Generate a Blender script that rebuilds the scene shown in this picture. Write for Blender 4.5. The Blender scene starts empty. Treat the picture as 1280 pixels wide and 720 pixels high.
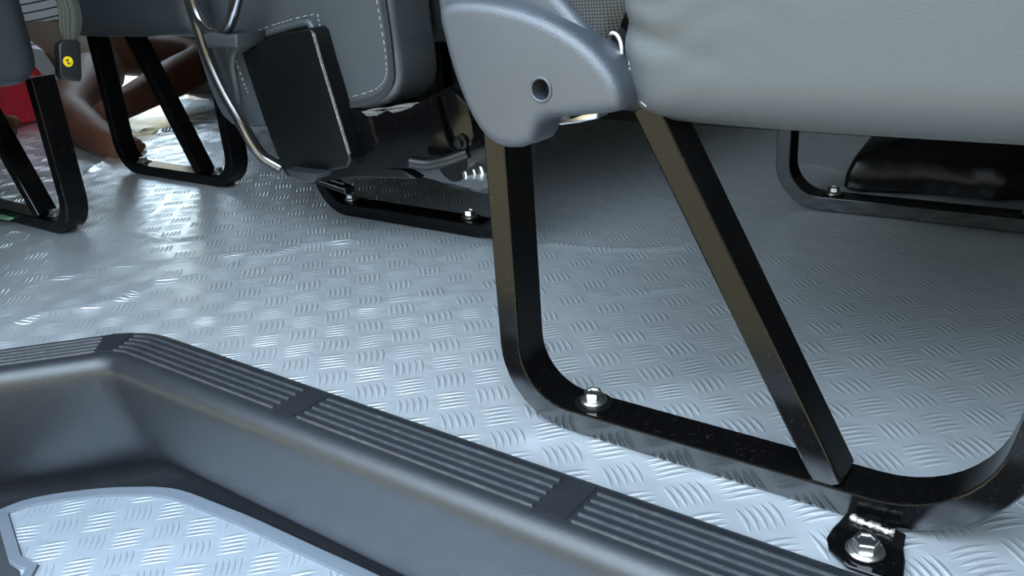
import bpy, bmesh, math, random
from mathutils import Vector, Matrix, noise
random.seed(4)
COL = bpy.context.scene.collection
# ------------------------------------------------------------------ camera
C_ = Vector((0.82465, -0.76538, 0.37578))
R_ = Vector((0.81083161, 0.58122986, -0.06873103)).normalized()
U_ = Vector((-0.16781087, 0.34337479, 0.9240851)).normalized()
F_ = Vector((-0.56070636, 0.73774359, -0.37595582)).normalized()
FPX = 1056.0
cd = bpy.data.cameras.new('camera'); cam = bpy.data.objects.new('camera', cd); COL.objects.link(cam)
cam.matrix_world = Matrix(((R_.x, U_.x, -F_.x, C_.x), (R_.y, U_.y, -F_.y, C_.y), (R_.z, U_.z, -F_.z, C_.z), (0, 0, 0, 1)))
cd.sensor_width = 36; cd.lens = 36 * FPX / 1280; cd.clip_start = 0.02; cd.clip_end = 200
bpy.context.scene.camera = cam

def at(x, y, X=None, Y=None, Z=None, D=None):
    """world point that a spot measured in the photograph has on a plane of the van"""
    d = F_ + R_ * ((x - 640) / FPX) + U_ * ((360 - y) / FPX)
    if D is not None: return C_ + d * D
    i, v = (0, X) if X is not None else (1, Y) if Y is not None else (2, Z)
    return C_ + d * ((v - C_[i]) / d[i])

# ------------------------------------------------------------------ helpers
def link(name, me, mat, parent=None, smooth=None):
    o = bpy.data.objects.new(name, me); COL.objects.link(o)
    if mat is not None: me.materials.append(mat)
    if parent is not None: o.parent = parent
    if smooth is not None:
        for p in me.polygons: p.use_smooth = True
        me.set_sharp_from_angle(angle=math.radians(smooth))
    return o
def obj(name, bm, mat, parent=None, smooth=35):
    bmesh.ops.recalc_face_normals(bm, faces=bm.faces)
    me = bpy.data.meshes.new(name); bm.to_mesh(me); bm.free()
    return link(name, me, mat, parent, smooth)
def thing(name, label, cat, group=None):
    o = bpy.data.objects.new(name, None); COL.objects.link(o)
    o.empty_display_size = .05
    return tag(o, label, cat, group)
def tag(o, label=None, cat=None, group=None, kind=None):
    if label: o['label'] = label
    if cat: o['category'] = cat
    if group: o['group'] = group
    if kind: o['kind'] = kind
    return o
def root_at(e, loc):
    """move the Empty to the thing's base, its parts stay where they are"""
    e.location = loc
    for c in e.children: c.location = c.location - Vector(loc)
def box(bm, lo, hi, r=0, seg=3, subdiv=0):
    lo = Vector(lo); hi = Vector(hi); b = bmesh.new()
    bmesh.ops.create_cube(b, size=1)
    s = hi - lo
    for v in b.verts: v.co = Vector((lo[i] + (v.co[i] + .5) * s[i] for i in range(3)))
    if r > 0: bmesh.ops.bevel(b, geom=list(b.edges), offset=r, segments=seg, profile=.5, affect='EDGES')
    if subdiv: bmesh.ops.subdivide_edges(b, edges=[e for e in b.edges if e.calc_length() > .04], cuts=subdiv, use_grid_fill=True)
    merge(bm, b)
def merge(bm, b):
    me = bpy.data.meshes.new('t'); b.to_mesh(me); b.free(); bm.from_mesh(me); bpy.data.meshes.remove(me)
def extrude_poly(bm, pts, depth, r=0, seg=3):
    """closed outline (world points) pushed by the vector depth, edges rounded"""
    b = bmesh.new(); vs = [b.verts.new(p) for p in pts]
    f = b.faces.new(vs); ret = bmesh.ops.extrude_face_region(b, geom=[f])
    for v in [g for g in ret['geom'] if isinstance(g, bmesh.types.BMVert)]: v.co += Vector(depth)
    bmesh.ops.recalc_face_normals(b, faces=b.faces)
    if r > 0:
        fs = [f for f in b.faces if len(f.verts) > 4 or len(pts) == 4]
        es = set()
        for f in b.faces:
            if len(f.verts) == len(pts) and abs(f.normal.dot(Vector(depth).normalized())) > .9:
                for e in f.edges: es.add(e)
        bmesh.ops.bevel(b, geom=list(es), offset=r, segments=seg, profile=.5, affect='EDGES')
    merge(bm, b)
def smooth_path(pts, n=6, closed=False):
    """Catmull-Rom through the points"""
    P = [Vector(p) for p in pts]; out = []
    N = len(P)
    rng = range(N) if closed else range(N - 1)
    for i in rng:
        p0 = P[(i - 1) % N] if (closed or i > 0) else P[0] * 2 - P[1]
        p1 = P[i]; p2 = P[(i + 1) % N]
        p3 = P[(i + 2) % N] if (closed or i + 2 < N) else P[-1] * 2 - P[-2]
        for k in range(n):
            t = k / n
            out.append(.5 * ((2 * p1) + (p2 - p0) * t + (2 * p0 - 5 * p1 + 4 * p2 - p3) * t * t + (3 * p1 - p0 - 3 * p2 + p3) * t ** 3))
    if not closed: out.append(P[-1])
    return out
def sweep(bm, path, section, side=None, closed=False, cap=True, scale=None):
    """section: list of (a, b); a along the in-plane normal, b along 'side' (fixed) or a carried frame"""
    n = len(path); rings = []; prev = None
    for i, p in enumerate(path):
        if closed: t = path[(i + 1) % n] - path[i - 1]
        else: t = path[min(i + 1, n - 1)] - path[max(i - 1, 0)]
        t.normalize()
        if side is not None:
            s = Vector(side); nrm = t.cross(s).normalized()
        else:
            if prev is None:
                a = Vector((0, 0, 1)) if abs(t.z) < .9 else Vector((1, 0, 0))
                s = t.cross(a).normalized()
            else: s = (prev - t * prev.dot(t)).normalized()
            prev = s; nrm = t.cross(s)
        k = scale[i] if scale else 1
        rings.append([bm.verts.new(p + nrm * (a * k) + s * (b * k)) for a, b in section])
    m = len(section)
    for i in range(n if closed else n - 1):
        A = rings[i]; B = rings[(i + 1) % n]
        for j in range(m): bm.faces.new((A[j], A[(j + 1) % m], B[(j + 1) % m], B[j]))
    if cap and not closed: bm.faces.new(rings[0]); bm.faces.new(rings[-1])
def circ(r, n=12): return [(r * math.cos(2 * math.pi * i / n), r * math.sin(2 * math.pi * i / n)) for i in range(n)]
def rrect(w, h, r, seg=3):
    out = []
    for cx, cy, a0 in ((w / 2 - r, h / 2 - r, 0), (-w / 2 + r, h / 2 - r, 90), (-w / 2 + r, -h / 2 + r, 180), (w / 2 - r, -h / 2 + r, 270)):
        for k in range(seg + 1):
            a = math.radians(a0 + 90 * k / seg); out.append((cx + r * math.cos(a), cy + r * math.sin(a)))
    return out
def lathe(bm, prof, origin, axis=(0, 0, 1), n=24, rot=0):
    ax = Vector(axis).normalized(); M = ax.to_track_quat('Z', 'Y').to_matrix(); o = Vector(origin); rings = []
    for r, z in prof:
        rings.append([bm.verts.new(o + M @ Vector((r * math.cos(rot + 2 * math.pi * i / n), r * math.sin(rot + 2 * math.pi * i / n), z))) for i in range(n)])
    for i in range(len(rings) - 1):
        for j in range(n): bm.faces.new((rings[i][j], rings[i][(j + 1) % n], rings[i + 1][(j + 1) % n], rings[i + 1][j]))
    bm.faces.new(rings[0]); bm.faces.new(rings[-1])

# ------------------------------------------------------------------ materials
class NT:
    def __init__(s, m): s.t = m.node_tree; s.n = s.t.nodes; s.l = s.t.links
    def put(s, sock, v):
        if isinstance(v, (int, float)): sock.default_value = v
        elif isinstance(v, tuple): sock.default_value = v if len(v) == len(sock.default_value) else v + (1,)
        else: s.l.new(v, sock)
    def m(s, op, a, b=0, c=0):
        n = s.n.new('ShaderNodeMath'); n.operation = op
        s.put(n.inputs[0], a); s.put(n.inputs[1], b); s.put(n.inputs[2], c); return n.outputs[0]
    def geo(s):
        g = s.n.new('ShaderNodeNewGeometry'); return g.outputs['Position']
    def objc(s): return s.n.new('ShaderNodeTexCoord').outputs['Object']
    def noise(s, vec, scale, detail=2, rough=.5, out='Fac'):
        n = s.n.new('ShaderNodeTexNoise'); s.l.new(vec, n.inputs['Vector']); n.inputs['Scale'].default_value = scale
        n.inputs['Detail'].default_value = detail; n.inputs['Roughness'].default_value = rough; return n.outputs[out]
    def ramp(s, f, stops):
        n = s.n.new('ShaderNodeValToRGB'); s.l.new(f, n.inputs[0]); e = n.color_ramp.elements
        while len(e) < len(stops): e.new(.5)
        for i, (p, c) in enumerate(stops): e[i].position = p; e[i].color = c if len(c) == 4 else c + (1,)
        return n.outputs[0]
    def mix(s, f, a, b):
        n = s.n.new('ShaderNodeMix'); n.data_type = 'RGBA'; s.put(n.inputs[0], f); s.put(n.inputs[6], a); s.put(n.inputs[7], b); return n.outputs[2]
    def bump(s, h, dist, strength=1, normal=None):
        n = s.n.new('ShaderNodeBump'); s.put(n.inputs['Height'], h); n.inputs['Distance'].default_value = dist; n.inputs['Strength'].default_value = strength
        if normal is not None: s.l.new(normal, n.inputs['Normal'])
        return n.outputs[0]
def mat(name, col, rough=.5, metal=0, coat=0, spec=.5, grain=None, var=None, sheen=0):
    m = bpy.data.materials.new(name); m.use_nodes = True; b = m.node_tree.nodes['Principled BSDF']; t = NT(m)
    b.inputs['Base Color'].default_value = tuple(col) + (1,); b.inputs['Roughness'].default_value = rough
    b.inputs['Metallic'].default_value = metal; b.inputs['Coat Weight'].default_value = coat; b.inputs['Coat Roughness'].default_value = .08
    b.inputs['Specular IOR Level'].default_value = spec
    v = None
    if grain:
        v = t.objc(); h = t.noise(v, grain[0], 2); t.l.new(t.bump(h, grain[1]), b.inputs['Normal'])
    if var:      # (scale, second colour, low, high): dust, wear or dye variation of the thing itself
        v = v or t.objc(); f = t.ramp(t.noise(v, var[0], 4, .6), [(var[2], (0, 0, 0)), (var[3], (1, 1, 1))])
        t.l.new(t.mix(f, tuple(col), tuple(var[1])), b.inputs['Base Color'])
    return m
def tread_mat(name, rot45=True, cell=.0375, wear=True, col=(.80, .855, .90), metal=.83, rough=.30, off=(0, 0)):
    m = bpy.data.materials.new(name); m.use_nodes = True; b = m.node_tree.nodes['Principled BSDF']; t = NT(m)
    pos = t.geo(); sep = t.n.new('ShaderNodeSeparateXYZ')
    # the pressed pattern wanders a little, as on a hand-laid sheet
    nz = t.n.new('ShaderNodeTexNoise'); t.l.new(pos, nz.inputs['Vector']); nz.inputs['Scale'].default_value = 7; nz.inputs['Detail'].default_value = 1
    sb = t.n.new('ShaderNodeVectorMath'); sb.operation = 'SUBTRACT'; t.l.new(nz.outputs['Color'], sb.inputs[0]); sb.inputs[1].default_value = (.5, .5, .5)
    sc = t.n.new('ShaderNodeVectorMath'); sc.operation = 'SCALE'; t.l.new(sb.outputs[0], sc.inputs[0]); sc.inputs['Scale'].default_value = .014
    ad = t.n.new('ShaderNodeVectorMath'); ad.operation = 'ADD'; t.l.new(pos, ad.inputs[0]); t.l.new(sc.outputs[0], ad.inputs[1])
    t.l.new(ad.outputs[0], sep.inputs[0]); X, Y = sep.outputs[0], sep.outputs[1]
    k = math.sqrt(.5) / cell
    cx = t.m('ADD', t.m('MULTIPLY', t.m('ADD', X, Y), k), 100.5 + off[0]); cy = t.m('ADD', t.m('MULTIPLY', t.m('SUBTRACT', Y, X), k), 200.5 + off[1])
    fx = t.m('FLOOR', cx); fy = t.m('FLOOR', cy)
    lu = t.m('SUBTRACT', t.m('SUBTRACT', cx, fx), .5); lv = t.m('SUBTRACT', t.m('SUBTRACT', cy, fy), .5)
    par = t.m('MODULO', t.m('ADD', fx, fy), 2)                       # 0: bars along u, 1: bars along v
    inv = t.m('SUBTRACT', 1, par)
    l = t.m('ADD', t.m('MULTIPLY', lu, inv), t.m('MULTIPLY', lv, par))
    w = t.m('ADD', t.m('MULTIPLY', lv, inv), t.m('MULTIPLY', lu, par))
    w = t.m('ADD', w, t.m('MULTIPLY', t.m('MULTIPLY', l, l), .18))    # bars are bowed a little
    P = .165
    idx = t.m('MINIMUM', t.m('MAXIMUM', t.m('ROUND', t.m('DIVIDE', w, P)), -2), 2)
    d = t.m('ABSOLUTE', t.m('SUBTRACT', w, t.m('MULTIPLY', idx, P)))
    ll = t.m('DIVIDE', l, .43)
    half = t.m('MAXIMUM', t.m('MULTIPLY', t.m('SUBTRACT', 1, t.m('MULTIPLY', ll, ll)), .058), .0005)
    q = t.m('DIVIDE', d, half)
    inside = t.m('LESS_THAN', t.m('ABSOLUTE', ll), 1)
    h = t.m('MULTIPLY', t.m('MAXIMUM', t.m('SUBTRACT', 1, t.m('MULTIPLY', q, q)), 0), t.m('MULTIPLY', inside, t.m('DIVIDE', half, .058)))
    lump = t.noise(pos, 26, 2)
    n0 = t.bump(lump, .0022)
    n1 = t.bump(h, .0008, 1, n0)
    t.l.new(n1, b.inputs['Normal'])
    b.inputs['Metallic'].default_value = metal
    dirt = t.ramp(t.noise(pos, 9, 5, .6), [(.35, (0, 0, 0)), (.75, (1, 1, 1))])
    t.l.new(t.mix(t.m('MULTIPLY', dirt, .25 if wear else .05), tuple(col), (col[0] * .8, col[1] * .79, col[2] * .76)), b.inputs['Base Color'])
    r = t.m('ADD', t.m('MULTIPLY', dirt, .08), rough); t.l.new(r, b.inputs['Roughness'])
    return m
M = {}
M['tread'] = tread_mat('aluminium_tread_sheet')
M['mat'] = tread_mat('step_mat_tread', wear=False, off=(.35, .2), rough=.42, metal=.6, col=(.34, .38, .425))
M['trim'] = mat('step_plastic', (.0085, .010, .0125), .38, spec=.4, grain=(1400, .0002), var=(60, (.0125, .014, .0165), .5, .8))
M['trimworn'] = mat('scuffed_step_plastic', (.024, .026, .03), .5, grain=(500, .0008), var=(120, (.045, .048, .052), .45, .7))
M['black'] = mat('black_gloss_paint', (.0013, .0013, .0015), .16, spec=.17, var=(330, (.016, .012, .008), .6, .78))
M['blackm'] = mat('black_satin_paint', (.0016, .0016, .0019), .4, spec=.25)
M['vinyl'] = mat('grey_vinyl', (.033, .038, .042), .6, grain=(900, .0002))
M['vinyl2'] = mat('slate_vinyl', (.020, .024, .028), .5, grain=(900, .0002))
M['vinyl3'] = mat('light_slate_vinyl', (.028, .033, .038), .5, grain=(900, .0002))
M['cover'] = mat('grained_grey_plastic', (.028, .033, .042), .42, grain=(1000, .0003))
M['steel'] = mat('zinc_plated_steel', (.55, .55, .53), .28, metal=1, var=(300, (.3, .27, .22), .5, .8))
M['chrome'] = mat('polished_black_tube', (.01, .01, .011), .09, spec=1, coat=.6)
M['weld'] = mat('grinding_marks', (.45, .42, .38), .4, metal=.9, grain=(300, .002))
M['thread'] = mat('pale_thread', (.22, .23, .235), .7)
M['zip'] = mat('dark_zip_tape', (.005, .006, .008), .6, grain=(1500, .0006))
M['bind'] = mat('grey_binding_tape', (.17, .20, .235), .8)
M['fluff'] = mat('torn_lining', (.09, .09, .083), .9, grain=(300, .004))
M['skin'] = mat('brown_skin', (.13, .046, .022), .62, grain=(250, .0004), var=(18, (.085, .03, .015), .4, .7))
M['khaki'] = mat('khaki_cotton', (.26, .21, .165), .85, grain=(900, .0008))
M['red'] = mat('red_cloth', (.75, .02, .045), .7, grain=(40, .01))
M['green'] = mat('green_cloth', (.12, .26, .14), .7, grain=(60, .004))
M['bag'] = mat('black_polythene', (.0018, .0018, .0022), .34, grain=(14, .006), spec=.2)
M['yellow'] = mat('yellow_sticker', (.85, .62, .01), .4)
M['ink'] = mat('black_ink', (.01, .01, .01), .5)
M['buckle'] = mat('charcoal_plastic', (.012, .014, .016), .4)
M['lining'] = mat('grey_wall_lining', (.025, .027, .026), .8)
M['roof'] = mat('pale_roof_lining', (.42, .42, .40), .85)
M['ribs'] = mat('highlit_rib_plastic', (.020, .022, .026), .45, grain=(900, .0004), var=(150, (.042, .045, .05), .5, .75))  # paler than the trim: the highlight lines on the ribs are put into the colour
M['satin'] = mat('satin_black_steel', (.0014, .0018, .002), .38, spec=.2)
M['winblock'] = mat('window_light_block', (.01, .012, .012), .05)  # opaque panes, added in the unseen windows to keep daylight out
M['foot'] = mat('dark_step_base', (.02, .022, .025), .5)
M['ground'] = mat('dusty_concrete', (.34, .25, .12), .9, var=(1.5, (.29, .215, .11), .3, .7))
def webbing_mat(name, a, b_, sc=900):
    m = mat(name, a, .75); t = NT(m); b = m.node_tree.nodes['Principled BSDF']; v = t.objc()
    s1 = t.n.new('ShaderNodeSeparateXYZ'); t.l.new(v, s1.inputs[0])
    p = t.m('SINE', t.m('MULTIPLY', t.m('ADD', s1.outputs[0], s1.outputs[2]), sc)); q = t.m('SINE', t.m('MULTIPLY', t.m('SUBTRACT', s1.outputs[0], s1.outputs[2]), sc))
    f = t.m('GREATER_THAN', t.m('MULTIPLY', p, q), .05)
    t.l.new(t.mix(f, a, b_), b.inputs['Base Color']); t.l.new(t.bump(f, .0008), b.inputs['Normal']); return m
M['web'] = webbing_mat('belt_webbing', (.02, .022, .022), (.075, .08, .08), 1500)
M['web2'] = webbing_mat('olive_belt_webbing', (.06, .065, .055), (.16, .17, .15), 1500)
M['bind'] = webbing_mat('woven_binding_tape', (.05, .06, .075), (.10, .12, .145), 2200)
def stripe_mat():
    m = mat('striped_shirt_cotton', (.75, .78, .84), .85); t = NT(m); b = m.node_tree.nodes['Principled BSDF']
    s = t.n.new('ShaderNodeSeparateXYZ'); t.l.new(t.geo(), s.inputs[0])
    f = t.m('FRACT', t.m('DIVIDE', t.m('ADD', s.outputs[2], t.m('MULTIPLY', s.outputs[1], -.15)), .0235))
    t.l.new(t.mix(t.m('LESS_THAN', f, .17), (.75, .78, .84), (.03, .035, .06)), b.inputs['Base Color']); return m
M['shirt'] = stripe_mat()

# ------------------------------------------------------------------ the van's floor and shell
def seg_dist(p, a, b):
    ab = b - a; t = max(0, min(1, (p - a).dot(ab) / max(ab.length_squared, 1e-9))); return (p - (a + ab * t)).length
WR = [  # wrinkles of the sheet: (points seen on the floor, height, half width)
    ([(0, 413), (50, 392), (100, 385), (150, 374), (190, 352), (240, 346), (285, 334), (310, 321), (345, 317), (380, 306), (440, 300)], .0022, .008),
    ([(50, 352), (110, 341), (165, 329), (240, 322), (330, 314)], .0016, .009),
    ([(555, 322), (590, 311), (618, 306)], .0018, .007),
    ([(690, 304), (740, 311), (800, 312), (850, 309), (880, 297)], .0018, .008),
    ([(165, 290), (205, 300), (245, 298)], .0016, .008),
    ([(770, 372), (815, 364), (870, 356)], .0010, .009),
    ([(110, 180), (150, 190), (110, 215)], .003, .012),
    ([(200, 165), (255, 150)], .004, .016),
    ([(1010, 205), (1060, 215)], .002, .012),
    ([(430, 390), (500, 372), (590, 366)], .0008, .008),
]
WR3 = [([Vector(at(x, y, Z=0)).to_2d() for x, y in pts], h * 1.9, w * .85) for pts, h, w in WR]
STEP_Y = -.335; MX = .00
def step_path(off):
    """plan curve of the step-well edge, off = distance towards the well"""
    pts = []
    r = .10 - off        # plan corner radius of the far edge
    y0 = -.321
    x_end = 1.25
    pts.append(Vector((x_end, y0 - off, 0)))
    cx, cy = .015, y0 - .10
    n = 12
    for k in range(n + 1):
        a = math.radians(90 + 47 * k / n); pts.append(Vector((cx + r * math.cos(a), cy + r * math.sin(a), 0)))
    d = Vector((-math.sin(math.radians(47)), -math.cos(math.radians(47)), 0)).normalized()
    d = Vector((math.cos(math.radians(90 + 47 + 90)), math.sin(math.radians(90 + 47 + 90)), 0))
    for s in (.08, .16, .26, .40): pts.append(pts[n + 1] + d * s)
    return pts
def resample(pts, step):
    out = [pts[0]]
    for a, b in zip(pts, pts[1:]):
        n = max(1, int((b - a).length / step))
        for k in range(1, n + 1): out.append(a.lerp(b, k / n))
    return out
edge_far = step_path(.012)
def inside_well(x, y):
    # the well lies on the door side of the edge
    if x > .015: return y < -.333
    for a, b in zip(edge_far, edge_far[1:]):
        if (b - a).cross(Vector((x, y, 0)) - a).z < 0 and False: pass
    # signed test against the polyline
    best = 1e9; s = 0
    p = Vector((x, y, 0))
    for a, b in zip(edge_far, edge_far[1:]):
        ab = b - a; t = max(0, min(1, (p - a).dot(ab) / ab.length_squared)); q = a + ab * t
        dd = (p - q).length
        if dd < best: best = dd; s = ab.cross(p - a).z
    return s > 0
bm = bmesh.new()
def floor_z(x, y):
    z = .0012 * noise.noise(Vector((x * 9, y * 9, 0)))
    far = max(0, min(1, (-x - .45) / .5))
    z += far * .004 * noise.noise(Vector((x * 16, y * 16, 3)))
    p = Vector((x, y))
    for pts, h, w in WR3:
        d = min(seg_dist(p, a, b) for a, b in zip(pts, pts[1:]))
        if d < w * 3: z += h * math.exp(-(d / w) ** 2 * 1.6)
    return z - .0008
XS = []; x = -2.3
while x < 1.25: XS.append(x); x += .0065
XS.append(1.25)
YS = []; y = -.74
while y < .875: YS.append(y); y += .0065
YS.append(.88)
grid = {}
for i, x in enumerate(XS):
    for j, y in enumerate(YS):
        if not inside_well(x, y): grid[i, j] = bm.verts.new((x, y, floor_z(x, y)))
for i in range(len(XS) - 1):
    for j in range(len(YS) - 1):
        q = [(i, j), (i + 1, j), (i + 1, j + 1), (i, j + 1)]
        if all(k in grid for k in q): bm.faces.new([grid[k] for k in q])
tag(obj('floor', bm, M['tread'], smooth=80), kind='structure')

# ribbed step surround, riser and well
def prof_pts():
    P = [(.0, .0035), (.002, .0065), (.006, .0078), (.050, .0078), (0.0534, 0.0076), (0.0562, 0.0069), (0.0589, 0.0058), (0.0614, 0.0043), (0.0636, 0.0024), (0.0655, 0.0002), (0.0670, -0.0023), (0.0681, -0.0050), (0.0688, -0.0078), (0.0690, -0.0107), (.0683, -.02), (.060, -.06), (.0500, -.10), (.038, -.128), (.026, -.146), (.012, -.160), (.012, -.1745), (.085, -.178)]
    return P
bm = bmesh.new()
P0 = [(0, -.002)] + prof_pts()
rings = []
for off, z in P0:
    pth = step_path(off); rings.append([bm.verts.new((p.x, p.y, z)) for p in pth])
for A, B in zip(rings, rings[1:]):
    for i in range(len(A) - 1): bm.faces.new((A[i], A[i + 1], B[i + 1], B[i]))
ts = obj('trim_1', bm, M['trim'], smooth=50); tag(ts, kind='structure')
# ridges on the top, in lengths with plain gaps between
def path_len(p): 
    L = [0]
    for a, b in zip(p, p[1:]): L.append(L[-1] + (b - a).length)
    return L
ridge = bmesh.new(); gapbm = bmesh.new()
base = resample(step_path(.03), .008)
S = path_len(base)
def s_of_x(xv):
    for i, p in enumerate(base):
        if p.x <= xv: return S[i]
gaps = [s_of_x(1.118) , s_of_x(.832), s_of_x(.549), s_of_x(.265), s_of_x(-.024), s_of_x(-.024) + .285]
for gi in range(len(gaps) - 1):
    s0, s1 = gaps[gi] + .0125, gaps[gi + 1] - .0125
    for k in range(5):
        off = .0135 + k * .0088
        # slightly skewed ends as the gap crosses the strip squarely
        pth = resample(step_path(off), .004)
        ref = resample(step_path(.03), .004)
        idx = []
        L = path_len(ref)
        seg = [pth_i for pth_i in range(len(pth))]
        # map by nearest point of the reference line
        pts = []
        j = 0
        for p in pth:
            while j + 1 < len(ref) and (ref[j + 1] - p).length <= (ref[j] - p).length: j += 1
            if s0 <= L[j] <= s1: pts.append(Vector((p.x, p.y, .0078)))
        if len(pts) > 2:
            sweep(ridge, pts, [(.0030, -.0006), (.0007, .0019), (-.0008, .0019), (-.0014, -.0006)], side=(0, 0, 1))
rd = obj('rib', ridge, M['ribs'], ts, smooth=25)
for s in gaps[:-1]:
    i = min(range(len(S)), key=lambda k: abs(S[k] - s))
    p = base[i]; t = (base[min(i + 1, len(base) - 1)] - base[i - 1]).normalized(); n = Vector((-t.y, t.x, 0))
    q = [p + t * a + n * b + Vector((0, 0, .0079)) for a, b in ((-.0115, -.024), (.0115, -.024), (.0115, .020), (-.0115, .020))]
    if n.dot(Vector((0, -1, 0))) < 0: q = [p + t * a - n * b + Vector((0, 0, .0079)) for a, b in ((-.0115, -.024), (.0115, -.024), (.0115, .020), (-.0115, .020))]
    extrude_poly(gapbm, q, (0, 0, .0005))
obj('scuffed_band', gapbm, M['trim'], ts, smooth=25)
# bottom of the well
bm = bmesh.new(); box(bm, (-.7, -.80, -.215), (1.25, -.26, -.176)); 
tag(obj('floor_step', bm, M['foot'], smooth=30), kind='structure')

# mat on the step
mz = -.168
near = [at(x, y, Z=mz) for x, y in [(3, 642), (30, 630), (60, 622), (100, 616), (140, 612), (170, 611), (200, 611), (225, 614), (250, 622), (285, 636), (320, 650), (400, 687), (470, 719)]]
near += [Vector((.50, near[-1].y + .001, mz)), Vector((1.2, near[-1].y + .001, mz))]
left = [at(30, 730, Z=mz), at(20, 700, Z=mz)]
out = near + [Vector((1.2, -.72, mz)), Vector((.12, -.72, mz))] + left
bm = bmesh.new(); extrude_poly(bm, [Vector((p.x, p.y, mz - .004)) for p in out], (0, 0, .004))
mt = thing('step_mat', 'silver tread-patterned step mat edged with grey woven tape', 'mat')
obj('mat_panel', bm, M['mat'], mt, 20)
bm = bmesh.new()
sweep(bm, smooth_path([p + Vector((0, 0, .001)) for p in near], 4), rrect(.012, .0045, .0015), side=(0, 0, 1)) if False else None
pth = smooth_path([p + Vector((0, -.008, .0008)) for p in near], 4)
sweep(bm, pth, [(-.0075, -.0045), (.0075, -.0045), (.0082, -.001), (.007, .0018), (-.007, .0018), (-.0082, -.001)], side=(0, 0, 1))
pth = smooth_path([near[0] + Vector((0, 0, .001)), left[1] + Vector((0, 0, .001)), left[0] + Vector((0, 0, .001)), Vector((.12, -.72, mz + .001))], 3)
sweep(bm, pth, [(-.0055, -.0045), (.0055, -.0045), (.0062, -.001), (.005, .0018), (-.005, .0018), (-.0062, -.001)], side=(0, 0, 1))
obj('binding_tape', bm, M['bind'], mt, 40)
root_at(mt, (.4, -.55, mz - .004))

def struct(name, lo, hi, m):
    bm = bmesh.new(); box(bm, lo, hi); return tag(obj(name, bm, m, smooth=30), kind='structure')
# far side wall with blocked windows, roof, added bulkhead, door-side wall with the open sliding door
struct('wall_right_lower', (-1.80, .88, -.03), (1.3, .94, .72), M['lining'])
struct('wall_right_upper', (-2.3, .88, 1.18), (1.3, .94, 1.6), M['lining'])
for x in (-2.3, -1.80, -.45, .60, 1.2): struct('wall_right_pillar', (x, .881, -.03 if x < -2 else .72), (x + .1, .939, 1.18), M['lining'])
for k, (a, b) in enumerate(((-1.70, -.45), (-.35, .6), (.7, 1.2))): struct('window_%d' % (k + 1), (a, .905, .72), (b, .913, 1.18), M['winblock'])
struct('ceiling', (-2.3, -.72, 1.6), (1.3, .94, 1.64), M['roof'])
struct('light_block_front', (1.25, -.8, -.03), (1.3, .88, 1.6), M['lining'])  # unseen bulkhead, added this close to keep light off the deep floor
struct('wall_left_rear', (-2.3, -.80, -.03), (-.16, -.74, .72), M['lining'])
struct('wall_left_upper', (-2.3, -.80, 1.18), (-.16, -.74, 1.6), M['lining'])
struct('wall_left_front', (1.22, -.80, -.2), (1.25, -.74, 1.6), M['lining'])
for x in (-2.3, -1.3, -.24): struct('wall_left_pillar', (x, -.80, .72), (x + .08, -.74, 1.18), M['lining'])
struct('window_6', (-2.335, -.80, .62), (-2.325, .88, 1.05), M['winblock']); struct('window_4', (-2.22, -.775, .72), (-1.3, -.767, 1.18), M['winblock']); struct('window_5', (-1.22, -.775, .72), (-.24, -.767, 1.18), M['winblock'])  # rear pane added to shut out bright reflections on the floor bars
struct('wall_rear_lower', (-2.36, -.80, -.03), (-2.3, .94, .62), M['lining'])
struct('wall_rear_upper', (-2.36, -.80, 1.05), (-2.3, .94, 1.6), M['lining'])
struct('ground', (-14, -14, -.62), (14, 14, -.6), M['ground'])

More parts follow.
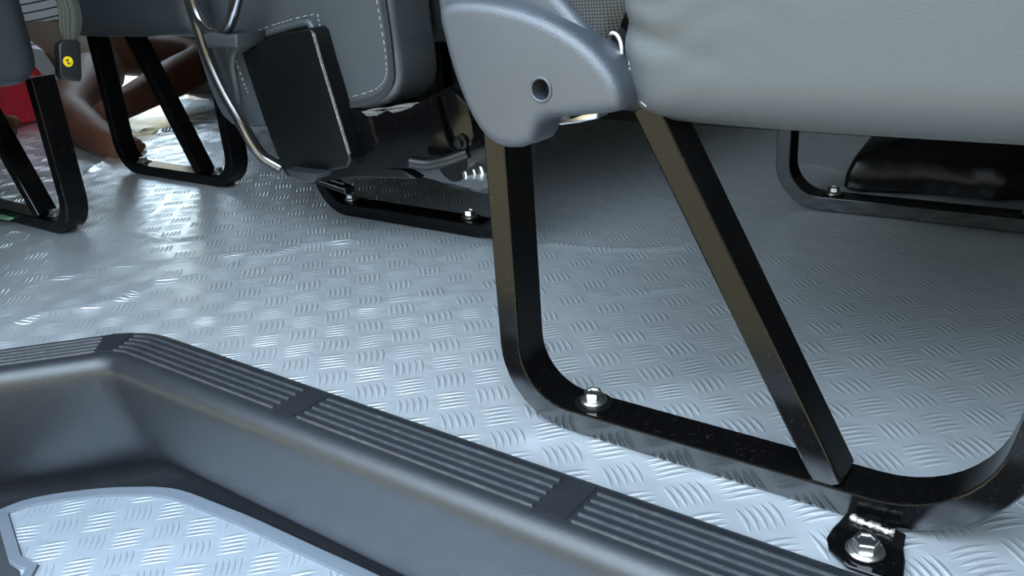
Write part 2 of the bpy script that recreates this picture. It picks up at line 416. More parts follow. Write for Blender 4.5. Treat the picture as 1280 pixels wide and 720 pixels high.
# ------------------------------------------------------------------ bolts, frames, seats
def bolt(parent, p, r=.0112, name='bolt', tilt=(0, 0, 1), washer=True):
    p = Vector(p); n = Vector(tilt)
    bm = bmesh.new()
    lathe(bm, [(r * .96, 0), (r, .0008), (r, .0018), (r * .86, .0032), (r * .74, .0038)], p + n * .0012, tilt, 28)
    hexr = r * .70
    lathe(bm, [(hexr, .0036), (hexr, .0088), (hexr * .93, .0098), (hexr * .62, .0100), (hexr * .58, .0092)], p + n * .0012, tilt, 6, .3)
    o = obj(name, bm, M['steel'], parent, 25)
    if washer:
        bm = bmesh.new(); lathe(bm, [(r * 1.42, -.0004), (r * 1.42, .0010), (r * 1.34, .0014)], p, tilt, 28)
        w = obj('washer', bm, M['blackm'], o, 30)
    return o
W, T, RB = .036, .020, .055
def u_frame(parent, X0, Y0, L=.387, top=.27, strut=True, name='leg_frame', bolts=((.078, 0), (.30, 0)), ztop2=None, lean=0):
    """bent rectangular tube: upright, bottom rail, upright; Y0 is its door-side face"""
    r = RB; yc = Y0 + W / 2; x0 = X0 + T / 2; x1 = X0 + L - T / 2; z0 = T / 2
    pts = [Vector((x0, yc, top)), Vector((x0, yc, top * .6)), Vector((x0, yc, z0 + r + .03))]
    for k in range(11):
        a = math.radians(180 + 9 * k); pts.append(Vector((x0 + r + r * math.cos(a), yc, z0 + r + r * math.sin(a))))
    r2 = r + .03 * (lean > 0)
    for k in range(11):
        a = math.radians(270 + (90 - lean) / 10 * k); pts.append(Vector((x1 - r2 + r2 * math.cos(a), yc, z0 + r2 + r2 * math.sin(a))))
    q = pts[-1]; tn = math.tan(math.radians(lean))
    pts += [Vector((q.x + (z - q.z) * tn, yc, z)) for z in (q.z + .03, top * .6, ztop2 or top)]
    bm = bmesh.new(); sweep(bm, pts, rrect(T, W, .0016, 2), side=(0, 1, 0))
    fr = obj(name, bm, M['black'], parent, 16)
    if strut:
        bm = bmesh.new()
        a = Vector((X0 + .137, yc, top)); b = Vector((X0 + .2735, yc, .019))
        sweep(bm, [a, a.lerp(b, .5), b], rrect(.0195, W - .003, .0016, 2), side=(0, 1, 0))
        obj('strut', bm, M['black'], fr, 16)
    for dx, dy in bolts: bolt(fr, (X0 + dx, yc + dy, T))
    return fr
def cushion(lo, hi, r, wob=.0, seg=6):
    b = bmesh.new(); box(b, lo, hi, r, seg)
    bmesh.ops.subdivide_edges(b, edges=[e for e in b.edges if e.calc_length() > .05], cuts=9, use_grid_fill=True)
    if wob:
        bmesh.ops.recalc_face_normals(b, faces=b.faces)
        for v in b.verts: v.co += v.normal * wob * noise.noise(v.co * 14)
    return b

# --- front bench
fs = thing('bench_seat', 'large grey vinyl bench seat by the step with bare tube legs', 'seat')
def pucker_cushion():
    lo, hi, r = Vector((.549, -.272, .257)), Vector((.905, .46, .40)), .034
    b = bmesh.new(); nx, nz = 90, 40
    # sides as a rounded loft: rings around X axis direction
    def ring(x, inset):
        out = []; n = 96
        cy, cz = (lo.y + hi.y) / 2, (lo.z + hi.z) / 2; hy, hz = (hi.y - lo.y) / 2 - inset, (hi.z - lo.z) / 2 - inset
        rr = max(.006, r - inset * .3)
        # rounded rectangle, dense along the door side
        def arc(cx_, cz_, a0):
            return [(cx_ + rr * math.cos(math.radians(a0 + 90 * k / 8)), cz_ + rr * math.sin(math.radians(a0 + 90 * k / 8))) for k in range(9)]
        q = []
        q += arc(hy - rr, hz - rr, 0)
        q += [(hy - rr + (-2 * (hy - rr)) * k / 12, hz) for k in range(1, 12)]
        q += arc(-hy + rr, hz - rr, 90)
        q += [(-hy, hz - rr + (-2 * (hz - rr)) * k / 14) for k in range(1, 14)]
        q += arc(-hy + rr, -hz + rr, 180)
        q += [(-hy + rr + (2 * (hy - rr)) * k / 12, -hz) for k in range(1, 12)]
        q += arc(hy - rr, -hz + rr, 270)
        q += [(hy, -hz + rr + 2 * (hz - rr) * k / 14) for k in range(1, 14)]
        return [Vector((x, cy + a, cz + c)) for a, c in q]
    xs = [(0, .014), (.0015, .009), (.005, .005), (.011, .002), (.019, .0006)] + [(.02 + .27 * k / 60, 0) for k in range(1, 61)] + [(.33, 0), (.341, .002), (.347, .006), (.353, .014), (.356, .026)]
    rings = []
    for dx, ins in xs:
        R = []
        for v in ring(lo.x + dx, ins):
            # gathers that run out from the rear seam, deepest at the seam
            f = math.exp(-dx / .045) * (1 if dx > .004 else .5)
            if v.y < lo.y + .06:
                ang = v.z * 1
                v.y += .0018 * f * math.sin((v.z - .1) * 260 + 3 * math.sin(dx * 60)) * (0.4 + max(0, (v.z - .28) / .1))
                v.y += .0045 * math.exp(-((v.z - .325 + dx * .35) / .006) ** 2) * math.exp(-dx / .035)
                v.y -= .003 * math.exp(-((dx - .15) / .12) ** 2)
            if v.z < lo.z + .03: v.z += .003 * f * math.sin(v.y * 120)
            R.append(b.verts.new(v))
        rings.append(R)
    m = len(rings[0])
    for A, B in zip(rings, rings[1:]):
        for j in range(m): b.faces.new((A[j], A[(j + 1) % m], B[(j + 1) % m], B[j]))
    b.faces.new(rings[0]); b.faces.new(rings[-1]); return b
cu = obj('seat_cushion', pucker_cushion(), M['vinyl'], fs, 60)
bm = bmesh.new()
pth = smooth_path([at(x, y, Y=-.2675) for x, y in [(786, 64), (787, 84), (790, 102), (795, 117), (801, 127), (809, 134)]], 6)
for i in range(0, len(pth) - 1, 1):
    if i % 6 != 5: sweep(bm, [pth[i], pth[i + 1]], circ(.0005, 6))
sm = obj('seam', bm, M['thread'], cu, 60); sm['label'] = 'pale stitched seam at the rear of the cushion'
bm = bmesh.new(); box(bm, (.47, -.24, .262), (.84, .44, .285), .004); pan = obj('seat_pan', bm, M['blackm'], fs, 40)
bm = bmesh.new(); b2 = cushion((.395, -.24, .40), (.50, .46, 1.02), .035); 
for v in b2.verts: v.co.x -= (v.co.z - .4) * .28
merge(bm, b2); obj('backrest', bm, M['vinyl'], fs, 60)
f1 = u_frame(fs, .425, -.262, bolts=((.078, .002),), L=.396, lean=10)
f4 = u_frame(fs, .425, .400, strut=False, bolts=((.078, 0), (.32, 0)))
# welded tab with its bolt
bm = bmesh.new()
tab = [at(x, y, Z=.0015) for x, y in [(1062, 640), (1052, 652), (1040, 664), (1033, 676), (1036, 690), (1060, 712), (1128, 735), (1131, 705), (1129, 690), (1132, 672), (1118, 664), (1090, 652)]]
extrude_poly(bm, tab, (0, 0, .003), .0008, 1); tb = obj('floor_tab', bm, M['black'], f1, 40)
bolt(tb, at(1081, 691, Z=.0040), .0120, washer=False)
bm = bmesh.new(); wp = [at(x, y, Z=.006) for x, y in [(1064, 646), (1078, 653), (1092, 657), (1105, 663), (1118, 667)]]
sweep(bm, smooth_path(wp, 4), circ(.0024, 8), scale=[1 + .25 * math.sin(i * 2.1) + .2 * math.sin(i * .9) for i in range(17)])
w_ = obj('weld', bm, M['weld'], f1, 60); w_['label'] = 'bare ground metal weld bead'
# side cover over the recliner
def cover_shape():
    px = [(544, 12), (546, 30), (551, 50), (556, 70), (562, 90), (569, 110), (577, 130), (585, 147), (594, 162), (604, 174), (615, 182), (628, 187), (645, 187), (657, 183), (664, 176), (667, 166), (669, 158), (675, 152), (685, 149), (720, 147), (755, 144), (768, 141), (774, 135), (775, 124), (771, 108), (764, 94), (754, 80), (740, 64), (722, 48), (700, 33), (675, 20), (648, 10), (620, 3), (590, -1), (565, -1), (550, 3)]
    return [at(x, y, Y=-.292) for x, y in px]
bm = bmesh.new(); extrude_poly(bm, cover_shape(), (0, .040, 0), .009, 5)
cv = obj('side_cover', bm, M['cover'], fs, 50)
hole = at(676, 112, Y=-.292)
bm = bmesh.new(); lathe(bm, [(.0074, -.02), (.0074, .022)], hole, (0, 1, 0), 32)
cut = obj('cutter', bm, M['cover'])
md = cv.modifiers.new('b', 'BOOLEAN'); md.object = cut; md.operation = 'DIFFERENCE'; md.solver = 'EXACT'
bpy.context.view_layer.update()
me = bpy.data.meshes.new_from_object(cv.evaluated_get(bpy.context.evaluated_depsgraph_get()))
cv.modifiers.clear(); cv.data = me; bpy.data.objects.remove(cut)
for p in me.polygons: p.use_smooth = True
me.set_sharp_from_angle(angle=math.radians(40))
bm = bmesh.new()      # rolled lip of the screw hole and the screw down in it
pth = [hole + Vector((.0079 * math.cos(a), 0, .0079 * math.sin(a))) for a in [2 * math.pi * k / 32 for k in range(32)]]
sweep(bm, pth, circ(.0012, 8), side=(0, 1, 0), closed=True)
obj('screw_hole_rim', bm, M['cover'], cv, 60)
bm = bmesh.new(); lathe(bm, [(.0045, 0), (.0045, -.003), (.0035, -.004)], hole + Vector((0, .020, 0)), (0, 1, 0), 6); obj('screw', bm, M['blackm'], cv, 30)
bm = bmesh.new()
up = [at(x, y, Y=-.275) for x, y in [(556, 60), (546, 20), (538, -40), (534, -120), (560, -210), (630, -210), (650, -120), (668, -60), (690, -12), (716, 18), (745, 54), (765, 92), (774, 120), (700, 134), (600, 120)]]
extrude_poly(bm, up, (0, .05, 0), .008, 4); obj('hinge_cover', bm, M['cover'], fs, 50)
# lower return of the cover behind the notch
bm = bmesh.new()
extrude_poly(bm, [at(x, y, Y=-.256) for x, y in [(612, 170), (600, 120), (700, 110), (712, 150), (690, 152), (680, 156), (672, 166), (668, 180), (640, 184)]], (0, .03, 0), .004, 2)
obj('cover_return', bm, M['cover'], cv, 50)
bm = bmesh.new()
extrude_poly(bm, [at(x, y, Y=-.20) for x, y in [(668, 152), (700, 157), (722, 154), (745, 149), (750, 130), (668, 130)]], (0, .02, 0), .002, 2)
hb = obj('hinge_bracket', bm, M['steel'], fs, 50); hb['label'] = 'pale metal bracket just under the side cover'
# belt webbing folded down to its anchor
bm = bmesh.new()
rows = [((698, -30), (792, -30)), ((701, 0), (786, 0)), ((706, 15), (781, 15)), ((722, 32), (774, 32)), ((742, 50), (766, 50)), ((753, 62), (763, 62))]
g = []
for i, (a, b) in enumerate(rows):
    A = at(*a, Y=-.268 + .004 * i / 5); B = at(*b, Y=-.262 + .004 * i / 5)
    g.append([bm.verts.new(A.lerp(B, k / 6) + Vector((0, -.004 * math.sin(k / 6 * math.pi) + .003 * math.cos(k * 2.2) * (i / 5), 0))) for k in range(7)])
for A, B in zip(g, g[1:]):
    for j in range(6): bm.faces.new((A[j], A[j + 1], B[j + 1], B[j]))
bmesh.ops.solidify(bm, geom=list(bm.faces), thickness=.0018)
wb = obj('belt_webbing', bm, M['web'], fs, 60); wb['label'] = 'grey woven seat belt strap tapering to its anchor'
bm = bmesh.new()
c0 = at(765, 68, Y=-.262)
pth = [c0 + Vector((.0075 * math.cos(a), .002 * math.sin(a), .0135 * math.sin(a))) for a in [2 * math.pi * k / 20 for k in range(20)]]
sweep(bm, pth, circ(.0019, 8), side=(0, 1, 0), closed=True)
bx = at(770, 98, Y=-.255); lathe(bm, [(.006, 0), (.006, .004), (.004, .006)], bx, (0, -1, 0), 16)
sweep(bm, [c0 + Vector((.002, .004, -.008)), bx + Vector((0, .002, 0)), bx + Vector((.0, .004, -.02))], rrect(.010, .003, .001), side=(0, 1, 0))
an = obj('belt_anchor', bm, M['steel'], wb, 50)
root_at(fs, (.62, .08, 0))

# --- row behind: window-side bench whose near rail shows under the folded seat
b2s = thing('bench_seat', 'window-side bench seat hidden behind the upright folded seat, its curved black rail on the floor', 'seat')
rf = u_frame(b2s, -.212, .100, strut=False, bolts=((.062, 0), (.297, .004)), L=.385)
obj('seat_cushion', cushion((-.20, .105, .26), (.20, .80, .40), .035), M['vinyl2'], b2s, 60)
b2 = cushion((-.28, .105, .40), (-.17, .80, 1.0), .035)
for v in b2.verts: v.co.x -= (v.co.z - .4) * .28
obj('backrest', b2, M['vinyl2'], b2s, 60)
root_at(b2s, (0, .4, 0))

# --- folded jump seat
js = thing('folding_seat', 'slate vinyl seat folded upright with black box and hoop on its underside', 'seat')
Y0 = 0.0
def P2(px, Y): return [at(x, y, Y=Y) for x, y in px]
outl = P2([(215, -120), (225, -30), (233, 20), (246, 70), (258, 108), (268, 132), (276, 147), (287, 157), (300, 161), (318, 161), (360, 157), (400, 150), (436, 142), (462, 137), (482, 130), (494, 118), (499, 100), (497, 75), (491, 40), (486, 0), (475, -60), (457, -120)], Y0)
bm = bmesh.new(); extrude_poly(bm, outl, (0, .078, 0), .011, 5)
cs = obj('seat_cushion', bm, M['vinyl3'], js, 60)
def ribbon(bm, px, Y, w, th=.0014, n=5):
    pth = smooth_path(P2(px, Y), n); sweep(bm, pth, [(-w / 2, -th / 2), (w / 2, -th / 2), (w / 2, th / 2), (-w / 2, th / 2)], side=(0, 1, 0))
bm = bmesh.new(); ribbon(bm, [(464, -90), (472, -40), (479, 0), (485, 40), (489, 75), (490, 96), (485, 110), (475, 120), (459, 127), (436, 132)], Y0 - .001, .0085, .003)
zp = obj('zip', bm, M['zip'], cs, 40)
def dashes(bm, px, Y, n=6, r=.0007, step=.0042):
    pth = smooth_path(P2(px, Y), n); L = 0; pts = resample(pth, step)
    for i in range(0, len(pts) - 1, 2): sweep(bm, [pts[i], pts[i + 1]], circ(r, 5))
bm = bmesh.new()
dashes(bm, [(296, 48), (315, 41), (340, 32), (370, 23), (396, 17)], Y0 - .0008)
st = obj('stitching', bm, M['thread'], cs, 60); bm = bmesh.new()
dashes(bm, [(397, 18), (401, 36), (408, 60), (416, 82), (423, 97)], Y0 - .0008)
st = obj('stitching', bm, M['thread'], cs, 60); bm = bmesh.new()
dashes(bm, [(291, 62), (297, 82), (305, 104), (311, 118)], Y0 - .0008)
st = obj('stitching', bm, M['thread'], cs, 60); bm = bmesh.new()
dashes(bm, [(455, -90), (464, -40), (471, 0), (476, 30), (481, 60), (483, 85), (482, 96), (478, 104), (466, 113), (436, 122)], Y0 - .0008, r=.0006)
st = obj('stitching', bm, M['thread'], cs, 60)
# side strip seam
bm = bmesh.new()
for k in range(9):
    a = Vector((.0975, .012 + .0072 * k, .279)); sweep(bm, [a, a + Vector((0, .004, .0004))], circ(.0007, 5))
obj('side_stitching', bm, M['zip'], cs, 60)
# raised welt round the box opening
bm = bmesh.new()
sweep(bm, smooth_path(P2([(300, 158), (297, 120), (291, 80), (296, 60), (320, 47), (350, 37), (380, 29), (390, 32), (396, 52), (410, 90), (424, 115), (436, 140)], -.002), 4), circ(.006, 8), side=(0, 1, 0))
obj('welt', bm, M['vinyl3'], cs, 60)
# black steel box
bm = bmesh.new()
extrude_poly(bm, P2([(301, 66), (325, 52), (355, 41), (386, 35), (391, 40), (400, 72), (414, 118), (428, 165), (438, 200), (434, 210), (412, 214), (372, 221), (358, 214), (346, 196), (334, 165), (320, 125)], -.027), (0, .031, 0), .004, 3)
bxo = obj('storage_box', bm, M['satin'], js, 40); bxo['label'] = 'glossy black steel box on the underside'
bm = bmesh.new()
ribbon(bm, [(392, 42), (402, 78), (416, 124), (430, 170), (437, 193)], -.0285, .0022, .003)
eg = obj('box_edge', bm, M['weld'], bxo, 40)
bm = bmesh.new(); extrude_poly(bm, P2([(357, 212), (398, 217), (392, 226), (384, 229), (362, 222)], -.045), (0, .03, 0), .002, 2)
obj('box_foot', bm, M['buckle'], bxo, 40)
# lower hinge plate, flange, pivot disc and lever
bm = bmesh.new()
extrude_poly(bm, P2([(424, 132), (470, 142), (520, 130), (545, 116), (560, 108), (585, 130), (592, 170), (586, 190), (560, 199), (540, 206), (520, 212), (480, 211), (438, 206), (430, 180)], -.004), (0, .05, 0), .004, 2)
hp = obj('hinge_plate', bm, M['black'], js, 40)
bm = bmesh.new(); ribbon(bm, [(547, 121), (552, 145), (560, 170), (566, 184), (573, 192), (573, 200)], -.009, .003, .008); 
fl = obj('flange', bm, M['black'], hp, 40)
bm = bmesh.new(); c = at(577, 178, Y=-.006); lathe(bm, [(.0095, 0), (.0095, .003), (.0055, .0035), (.0055, .009), (.002, .0095)], c, (0, -1, 0), 20); 
obj('rivet', bm, M['blackm'], hp, 40)
bm = bmesh.new(); c = at(575, 200, Y=.045); lathe(bm, [(.036, 0), (.038, .004), (.036, .010), (.028, .012), (.024, .016)], c, (0, -1, 0), 32); obj('pivot_disc', bm, M['blackm'], js, 40)
bm = bmesh.new(); c = at(602, 214, Y=.02); lathe(bm, [(.012, 0), (.012, .004), (.0085, .005), (.0085, .013), (.006, .014), (.006, .024), (.0045, .025)], c, (-.35, -.9, 0), 6)
pb = obj('pivot_bolt', bm, M['steel'], js, 30)
bm = bmesh.new(); sweep(bm, smooth_path([at(516, 203, Y=-.03), at(535, 205, Y=-.022), at(560, 200, Y=-.014), at(585, 191, Y=-.004)], 5), circ(.0075, 12))
lv = obj('lever', bm, M['satin'], js, 60)
bm = bmesh.new(); c = at(514, 203, Y=-.03); lathe(bm, [(.003, .006), (.006, .004), (.0075, 0), (.0075, -.01)], c, (-.3, -1, 0), 20); obj('knob', bm, M['blackm'], lv, 60)
# support bracket down to the rail
bm = bmesh.new()
extrude_poly(bm, P2([(470, 205), (500, 216), (545, 226), (598, 239), (618, 232), (625, 190), (600, 180), (560, 195)], .03), (0, .03, 0), .003, 2)
extrude_poly(bm, P2([(440, 200), (470, 212), (530, 222), (575, 236), (606, 243), (622, 240), (640, 200), (560, 200)], .07), (0, .012, 0), .002, 1)
obj('mounting_bracket', bm, M['trimworn'], js, 40)
bm = bmesh.new(); extrude_poly(bm, P2([(345, 200), (440, 200), (500, 212), (520, 224), (440, 222), (400, 228), (360, 222)], .0), (0, .02, 0), .002, 1)
extrude_poly(bm, P2([(388, 220), (430, 236), (432, 244), (400, 232), (390, 228)], .03), (0, .02, 0), .002, 1)
obj('latch_plate', bm, M['blackm'], js, 40)
bm = bmesh.new()
for a, b in (((400, 226), (430, 236)), ((414, 225), (430, 230)), ((387, 222), (393, 227))): sweep(bm, [at(*a, Y=.0), at(*b, Y=.0)], rrect(.002, .003, .0006, 1))
lt = obj('reflection_sliver', bm, M['steel'], js, 40)  # thin steel bars added for the pale metal reflections seen here
# torn lining under the corner
bm = bmesh.new()
ptsA = [(450, 140), (462, 137), (478, 137), (486, 134), (500, 132), (516, 131), (513, 135), (498, 140), (490, 142), (482, 138), (470, 145), (458, 146)]
extrude_poly(bm, P2(ptsA, -.006), (0, .02, 0), .002, 1); tl = obj('torn_lining', bm, M['fluff'], cs, 60); tl['label'] = 'frayed whitish lining at the lower corner'
bm = bmesh.new(); lathe(bm, [(.001, .009), (.003, .006), (.004, 0), (.003, -.006), (.001, -.008)], at(440, 149, Y=-.002), (-.25, 0, 1), 12); obj('pin', bm, M['steel'], bxo, 60)
# hoops: bare tube and chrome support leg, strapped together
bm = bmesh.new()
sweep(bm, smooth_path([at(x, y, Y=Y) for x, y, Y in [(222, -60, -.035), (236, -5, -.035), (250, 40, -.034), (263, 78, -.032), (280, 115, -.03), (300, 150, -.026), (315, 178, -.02), (330, 197, -.012), (352, 210, 0)]], 6), circ(.0085, 14))
lg = obj('support_leg', bm, M['chrome'], js, 60); lg['label'] = 'black tube leg with bright highlight'
bm = bmesh.new()
sweep(bm, smooth_path([at(x, y, Y=-.045) for x, y in [(222, -90), (232, -40), (240, -5), (247, 18), (257, 33), (271, 41), (284, 34), (291, 18), (297, -5), (306, -40), (318, -90)]], 6), circ(.0080, 14))
lp = obj('hoop', bm, M['chrome'], js, 60)
bm = bmesh.new()
extrude_poly(bm, P2([(252, 42), (262, 40), (282, 44), (295, 42), (295, 60), (278, 59), (258, 60)], -.056), (0, .05, 0), .004, 3)
obj('strap', bm, M['vinyl2'], lg, 50)
# far side piece of the seat base below the cushion
b2 = cushion((-.30, .0, .56), (-.18, .08, 1.0), .03)
root_at(js, (-.1, .04, 0)); b2.free()

# --- rear row
rs = thing('bench_seat', 'rear bench seat before the seated person, with slanted strut legs and a hanging buckle', 'seat')
u_frame(rs, -.845, .130, bolts=((.068, 0), (.315, 0)), top=.275)
u_frame(rs, -.845, .72, bolts=((.068, 0),), top=.275)
obj('seat_cushion', cushion((-.87, .095, .268), (-.445, .80, .40), .035, .004), M['vinyl2'], rs, 60)
b2 = cushion((-.95, .105, .40), (-.84, .80, 1.0), .035)
for v in b2.verts: v.co.x -= (v.co.z - .4) * .28
obj('backrest', b2, M['vinyl2'], rs, 60)
# buckle on its webbing stalk
BX = -.52
def PX(px, X): return [at(x, y, X=X) for x, y in px]
bm = bmesh.new(); extrude_poly(bm, PX([(74, 56), (80, 50), (97, 49), (101, 53), (103, 98), (101, 102), (78, 98), (75, 92)], BX), (-.018, 0, 0), .003, 3)
bk = obj('belt_buckle', bm, M['buckle'], rs, 40)
bm = bmesh.new(); c = at(85, 77, X=BX + .0004); lathe(bm, [(.0078, 0), (.0078, .0005)], c, (1, 0, 0), 32)
sk = obj('sticker', bm, M['yellow'], bk, 30); sk['label'] = 'round yellow sticker marked 2'
cu_ = bpy.data.curves.new('digit', 'FONT'); cu_.body = '2'; cu_.size = .0115; cu_.align_x = 'CENTER'; cu_.align_y = 'CENTER'; cu_.extrude = .0002; cu_.offset = .0002
o = bpy.data.objects.new('digit', cu_); COL.objects.link(o); bpy.context.view_layer.update()
me = bpy.data.meshes.new_from_object(o.evaluated_get(bpy.context.evaluated_depsgraph_get())); bpy.data.objects.remove(o)
me.transform(Matrix(((0, 0, 1, 0), (1, 0, 0, 0), (0, 1, 0, 0), (0, 0, 0, 1))) @ Matrix.Rotation(math.radians(195), 4, 'Z'))
me.transform(Matrix.Translation(c + Vector((.0008, 0, 0)))); me.materials.clear()
link('digit', me, M['ink'], sk)
bm = bmesh.new()
g = []
for i, (xl, xr, y) in enumerate([(64, 92, -12), (70, 98, 2), (73, 101, 12), (73, 103, 24), (74, 102, 36), (77, 99, 46), (81, 96, 54)]):
    A = at(xl, y, X=BX - .012); B = at(xr, y, X=BX - .004)
    g.append([bm.verts.new(A.lerp(B, k / 5) + Vector((.003 * math.sin(k / 5 * math.pi), 0, 0))) for k in range(6)])
for A, B in zip(g, g[1:]):
    for j in range(5): bm.faces.new((A[j], A[j + 1], B[j + 1], B[j]))
bmesh.ops.solidify(bm, geom=list(bm.faces), thickness=.003)
obj('belt_webbing', bm, M['web2'], rs, 60)
root_at(rs, (-.65, .4, 0))

ds = thing('bench_seat', 'dark slate seat at the left edge of the view, beside the step', 'seat')
u_frame(ds, -.862, -.165, bolts=((.068, 0), (.30, .002)), top=.245)
u_frame(ds, -.862, -.50, bolts=((.068, 0),), top=.245)
obj('seat_cushion', cushion((-.88, -.60, .238), (-.448, -.150, .39), .036, .002), M['vinyl2'], ds, 60)
b2 = cushion((-.96, -.56, .38), (-.85, -.12, 1.0), .035)
for v in b2.verts: v.co.x -= (v.co.z - .4) * .28
obj('backrest', b2, M['vinyl2'], ds, 60)
root_at(ds, (-.65, -.34, 0))

# ------------------------------------------------------------------ loose things
def blanket(cx, cy, rx, ry, h, n=44, seed=1, rot=0, lump=.35, mat_=None, name='', z0=.004, fold=6):
    bm = bmesh.new(); rings = []
    for i in range(n // 2 + 1):
        t = i / (n // 2); rr = math.sin(t * math.pi / 2) if i else 0
        ring = []
        for k in range(n):
            a = 2 * math.pi * k / n; q = 1 + .22 * noise.noise(Vector((math.cos(a) * 1.5, math.sin(a) * 1.5, seed)))
            x = rx * rr * q * math.cos(a); y = ry * rr * q * math.sin(a)
            hz = h * math.cos(t * math.pi / 2) ** .6 * (1 + lump * noise.noise(Vector((x * fold * 3, y * fold * 3, seed * 3)))) if t < 1 else 0
            c, s = math.cos(rot), math.sin(rot)
            ring.append((cx + x * c - y * s, cy + x * s + y * c, z0 + max(hz, 0)))
        rings.append([bm.verts.new(ring[0])] if i == 0 else [bm.verts.new(p) for p in ring])
    for k in range(n): bm.faces.new((rings[0][0], rings[1][k], rings[1][(k + 1) % n]))
    for A, B in zip(rings[1:], rings[2:]):
        for k in range(n): bm.faces.new((A[k], A[(k + 1) % n], B[(k + 1) % n], B[k]))
    bm.faces.new(rings[-1])
    return obj(name, bm, mat_, None, 70)
p = at(66, 152, Z=0)
rq = at(58, 138, Z=.04)
rc = blanket(rq.x - .17, rq.y - .01, .06, .13, .15, seed=4, mat_=M['red'], name='red_cloth', fold=8)
tag(rc, 'crumpled bright red cloth on the floor behind the bare knee', 'cloth')
gp = [at(x, y, Z=.006) for x, y in [(-40, 235), (2, 248), (10, 256), (26, 272), (10, 276), (-40, 268)]]
bm = bmesh.new(); extrude_poly(bm, gp, (0, 0, .004), .001, 1)
tag(obj('green_cloth', bm, M['green'], None, 40), 'small flat pale green cloth lying inside the leftmost seat leg', 'cloth')
bm = bmesh.new(); sweep(bm, [at(62, 176, Z=.012), at(97, 166, Z=.012), at(125, 160, Z=.012)], circ(.006, 10))
tag(obj('rod', bm, M['blackm'], None, 60), 'thin black rod lying on the floor under the bare shin', 'rod')
# folded black bag
bm = bmesh.new()
foot = [at(x, y, Z=.004) for x, y in [(1060, 233), (1075, 238), (1150, 241), (1215, 246), (1260, 250), (1330, 240), (1330, 180), (1160, 190), (1105, 200), (1080, 212)]]
cen = sum(foot, Vector()) / len(foot)
g = []
for lev, (sc, z) in enumerate([(1, .004), (1.03, .012), (1.02, .028), (.97, .042), (.90, .052), (.7, .060), (.4, .066), (.05, .070)]):
    R = []
    sp = smooth_path(foot, 6, True)
    for k, q in enumerate(sp):
        v = cen + (q - cen) * sc; zz = z * (1 + .5 * ((v.y - .5) / .3)) if lev > 1 else z
        w_n = noise.noise(Vector((v.x * 14, v.y * 14, lev * .5)))
        R.append(bm.verts.new((v.x + .004 * w_n, v.y, max(.004, zz + (.010 * w_n if lev > 0 else 0)))))
    g.append(R)
for A, B in zip(g, g[1:]):
    m = len(A)
    for j in range(m): bm.faces.new((A[j], A[(j + 1) % m], B[(j + 1) % m], B[j]))
bm.faces.new(g[0]); bm.faces.new(g[-1])
tag(obj('folded_bag', bm, M['bag'], None, 70), 'folded glossy black bag on the floor under the large bench', 'bag')
# black cable at the far end of the floor
bm = bmesh.new()
sweep(bm, smooth_path([at(x, y, Z=.012 + dz) for x, y, dz in [(196, 112, 0), (206, 104, .01), (214, 94, .05), (222, 84, .06), (232, 76, .06), (246, 70, .04)]], 6), circ(.007, 8))
sweep(bm, smooth_path([at(x, y, Z=.012 + dz) for x, y, dz in [(214, 99, .01), (224, 93, .01), (236, 90, .02), (250, 88, .02)]], 6), circ(.012, 8))
tag(obj('cable', bm, M['blackm'], None, 60), 'black cable looping at the bright far end of the floor', 'cable')

# ------------------------------------------------------------------ person sitting cross-legged on the floor
person = thing('person', 'person in striped shirt and khaki shorts sitting cross-legged on the floor', 'person')
def D(x, y, d): return at(x, y, D=d)
def skin_mesh(name, verts, edges, rad, mat_, parent, sub=2, root=0):
    me = bpy.data.meshes.new(name); me.from_pydata([tuple(v) for v in verts], edges, [])
    o = bpy.data.objects.new(name, me); COL.objects.link(o)
    sk = o.modifiers.new('s', 'SKIN'); o.modifiers.new('u', 'SUBSURF').levels = sub
    o.modifiers['u'].render_levels = sub
    for i, sv in enumerate(me.skin_vertices[0].data):
        r = rad[i]; sv.radius = r if isinstance(r, tuple) else (r, r); sv.use_root = (i == root)
    bpy.context.view_layer.update()
    m2 = bpy.data.meshes.new_from_object(o.evaluated_get(bpy.context.evaluated_depsgraph_get()))
    bpy.data.objects.remove(o)
    m2.materials.clear()
    return link(name, m2, mat_, parent, 180)
pel = D(78, 72, 2.56); chest = D(26, -80, 2.56); neckb = D(6, -185, 2.40); headc = D(-14, -250, 2.33); headt = D(-20, -292, 2.31)
hipN = D(122, 84, 2.46); hipF = D(120, 60, 2.52)
kN = D(84, 143, 2.10); anN = D(146, 188, 1.86); heN = D(158, 192, 1.86); toN = D(176, 184, 1.92)
kF = D(258, 76, 2.45); anF = D(140, 138, 2.12)
def mid(a, b, t=.5): return a.lerp(b, t)
shL = D(50, -175, 2.52); shR = D(-60, -175, 2.45)
elL = D(120, -70, 2.50); haL = D(150, -12, 2.42)
elR = D(-150, -10, 2.2); haR = D(-14, 148, 2.05)
V = [pel, mid(pel, chest, .5), chest, neckb, headc, headt,
     hipN, mid(hipN, kN, .5), kN, mid(kN, anN, .35), anN, toN,
     hipF, mid(hipF, kF, .5), kF, mid(kF, anF, .35), anF, D(110, 150, 2.14),
     shL, elL, haL, shR, elR, mid(elR, haR, .5), haR]
E_ = [(0, 1), (1, 2), (2, 3), (3, 4), (4, 5), (0, 6), (6, 7), (7, 8), (8, 9), (9, 10), (10, 11), (0, 12), (12, 13), (13, 14), (14, 15), (15, 16), (16, 17),
      (2, 18), (18, 19), (19, 20), (2, 21), (21, 22), (22, 23), (23, 24)]
Rr = [.07, .07, .09, .045, .075, .06, .080, .070, .056, .050, .034, .020, .080, .074, .056, .056, .036, .022, .055, .040, .026, .055, .040, .034, .026]
body = skin_mesh('body', V, E_, Rr, M['skin'], person)
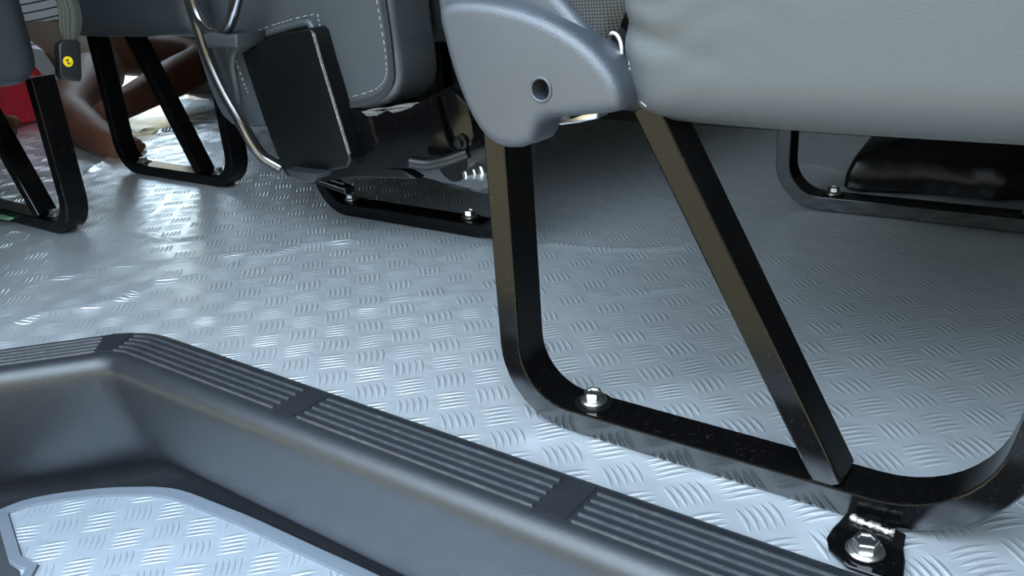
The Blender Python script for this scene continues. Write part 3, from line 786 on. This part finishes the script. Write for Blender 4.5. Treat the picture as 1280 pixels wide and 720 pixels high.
# toes of the near foot and fingers of the hand on the floor
def chains(base, tips, r, name, parent):
    vs = []; es = []; rs_ = []
    o_all = bmesh.new()
    for tpts, rr in zip(tips, r):
        pth = smooth_path([base] + list(tpts), 4)
        b = bmesh.new(); sweep(b, pth, circ(1, 10), scale=[rr * (1.0 if i < len(pth) - 2 else .75 if i < len(pth) - 1 else .35) for i in range(len(pth))]); merge(o_all, b)
    return obj(name, o_all, M['skin'], parent, 180)
rt = [(158, 176), (163, 174), (168, 174), (173, 176), (178, 180)]
chains(D(162, 188, 1.89), [[D(x - 2, y + 4, 1.90), D(x, y, 1.94)] for x, y in rt], [.013, .0095, .009, .0085, .008], 'toes', body)
fing = [(-2, 166), (5, 168), (11, 166), (16, 161), (20, 152)]
chains(haR, [[D((x - 14) / 2 + 3, (y + 148) / 2 - 2, 2.02), D(x, y, 2.0), D(x + 1, y + 9, 2.02)] for x, y in fing], [.0085, .009, .009, .0085, .010], 'fingers', body)
chains(haL, [[D(158 + 6 * k, -4, 2.40), D(164 + 7 * k, 8 - k, 2.41)] for k in range(-2, 3)], [.008, .009, .009, .009, .010], 'fingers', body)
# face and hair
hv = headc - Vector((0, 0, 0))
fd = (R_ * -.6 - U_ * .5 - F_ * .5).normalized()
bm = bmesh.new(); bmesh.ops.create_icosphere(bm, subdivisions=3, radius=1)
for v in bm.verts: v.co = Vector((v.co.x * .088, v.co.y * .092, v.co.z * .105)) + headc + Vector((0, 0, .02)) - fd * .012
bmesh.ops.delete(bm, geom=[v for v in bm.verts if (v.co - headc).dot(fd) > .035 or v.co.z < headc.z - .02], context='VERTS')
obj('hair', bm, M['ink'], body, 80)
bm = bmesh.new()
side_ = fd.cross(Vector((0, 0, 1))).normalized()
nb = headc + fd * .078
sweep(bm, [nb + Vector((0, 0, .02)), nb + fd * .012 - Vector((0, 0, .005)), nb + fd * .018 - Vector((0, 0, .018))], circ(.010, 8)); obj('nose', bm, M['skin'], body, 80)
for s in (-1, 1):
    bm = bmesh.new(); lathe(bm, [(.002, .005), (.009, .003), (.012, 0), (.009, -.004)], headc + fd * .070 + side_ * (.03 * s) + Vector((0, 0, .015)), fd, 14); obj('eye', bm, M['thread'], body, 80)
    bm = bmesh.new(); lathe(bm, [(.010, -.006), (.022, 0), (.024, .006), (.012, .009)], headc + side_ * (.078 * s), side_ * s, 14); obj('ear', bm, M['skin'], body, 80)
# shorts and shirt follow the body
sv = [pel + Vector((0, 0, .07)), D(70, 76, 2.52), hipN, mid(hipN, kN, .30), hipF, mid(hipF, kF, .42)]
sh = skin_mesh('shorts', sv, [(0, 1), (1, 2), (2, 3), (1, 4), (4, 5)], [.108, .124, .098, .094, .094, .088], M['khaki'], person)
tv = [mid(pel, chest, .06), mid(pel, chest, .5), chest, neckb + Vector((0, 0, -.02)), shL, mid(shL, elL, .6), shR, mid(shR, elR, .6)]
skin_mesh('shirt', tv, [(0, 1), (1, 2), (2, 3), (2, 4), (4, 5), (2, 6), (6, 7)], [.125, .125, .135, .055, .07, .058, .07, .058], M['shirt'], person)
root_at(person, (pel.x, pel.y, 0))

# ------------------------------------------------------------------ light
w = bpy.data.worlds.new('world'); bpy.context.scene.world = w; w.use_nodes = True; t = w.node_tree
bg = t.nodes['Background']; tc = t.nodes.new('ShaderNodeTexCoord'); sp = t.nodes.new('ShaderNodeSeparateXYZ'); rp = t.nodes.new('ShaderNodeValToRGB')
t.links.new(tc.outputs['Generated'], sp.inputs[0]); t.links.new(sp.outputs[2], rp.inputs[0]); t.links.new(rp.outputs[0], bg.inputs[0])
e = rp.color_ramp.elements
while len(e) < 5: e.new(.5)
# trees and buildings round about keep the low sky dim; overhead it is open
for el, (p_, c_) in zip(e, ((0, (.10, .095, .065)), (.22, (.13, .13, .095)), (.42, (.46, .60, .70)), (.62, (.95, 1.12, 1.3)), (1, (.78, 1.02, 1.3)))): el.position = p_; el.color = c_ + (1,)
bg.inputs[1].default_value = 8.5
sl = bpy.data.lights.new('sun', 'SUN'); so = bpy.data.objects.new('sun', sl); COL.objects.link(so)
sl.energy = 2.5; sl.angle = math.radians(.6); sl.color = (1, .95, .86)
so.rotation_euler = Vector((.50, -.12, -1)).to_track_quat('-Z', 'Y').to_euler(); so.location = (0, 0, 5)
sc = bpy.context.scene
sc.view_settings.view_transform = 'Standard'; sc.view_settings.look = 'None'; sc.view_settings.gamma = 1; sc.view_settings.exposure = 0.72
sc.view_settings.use_curve_mapping = False
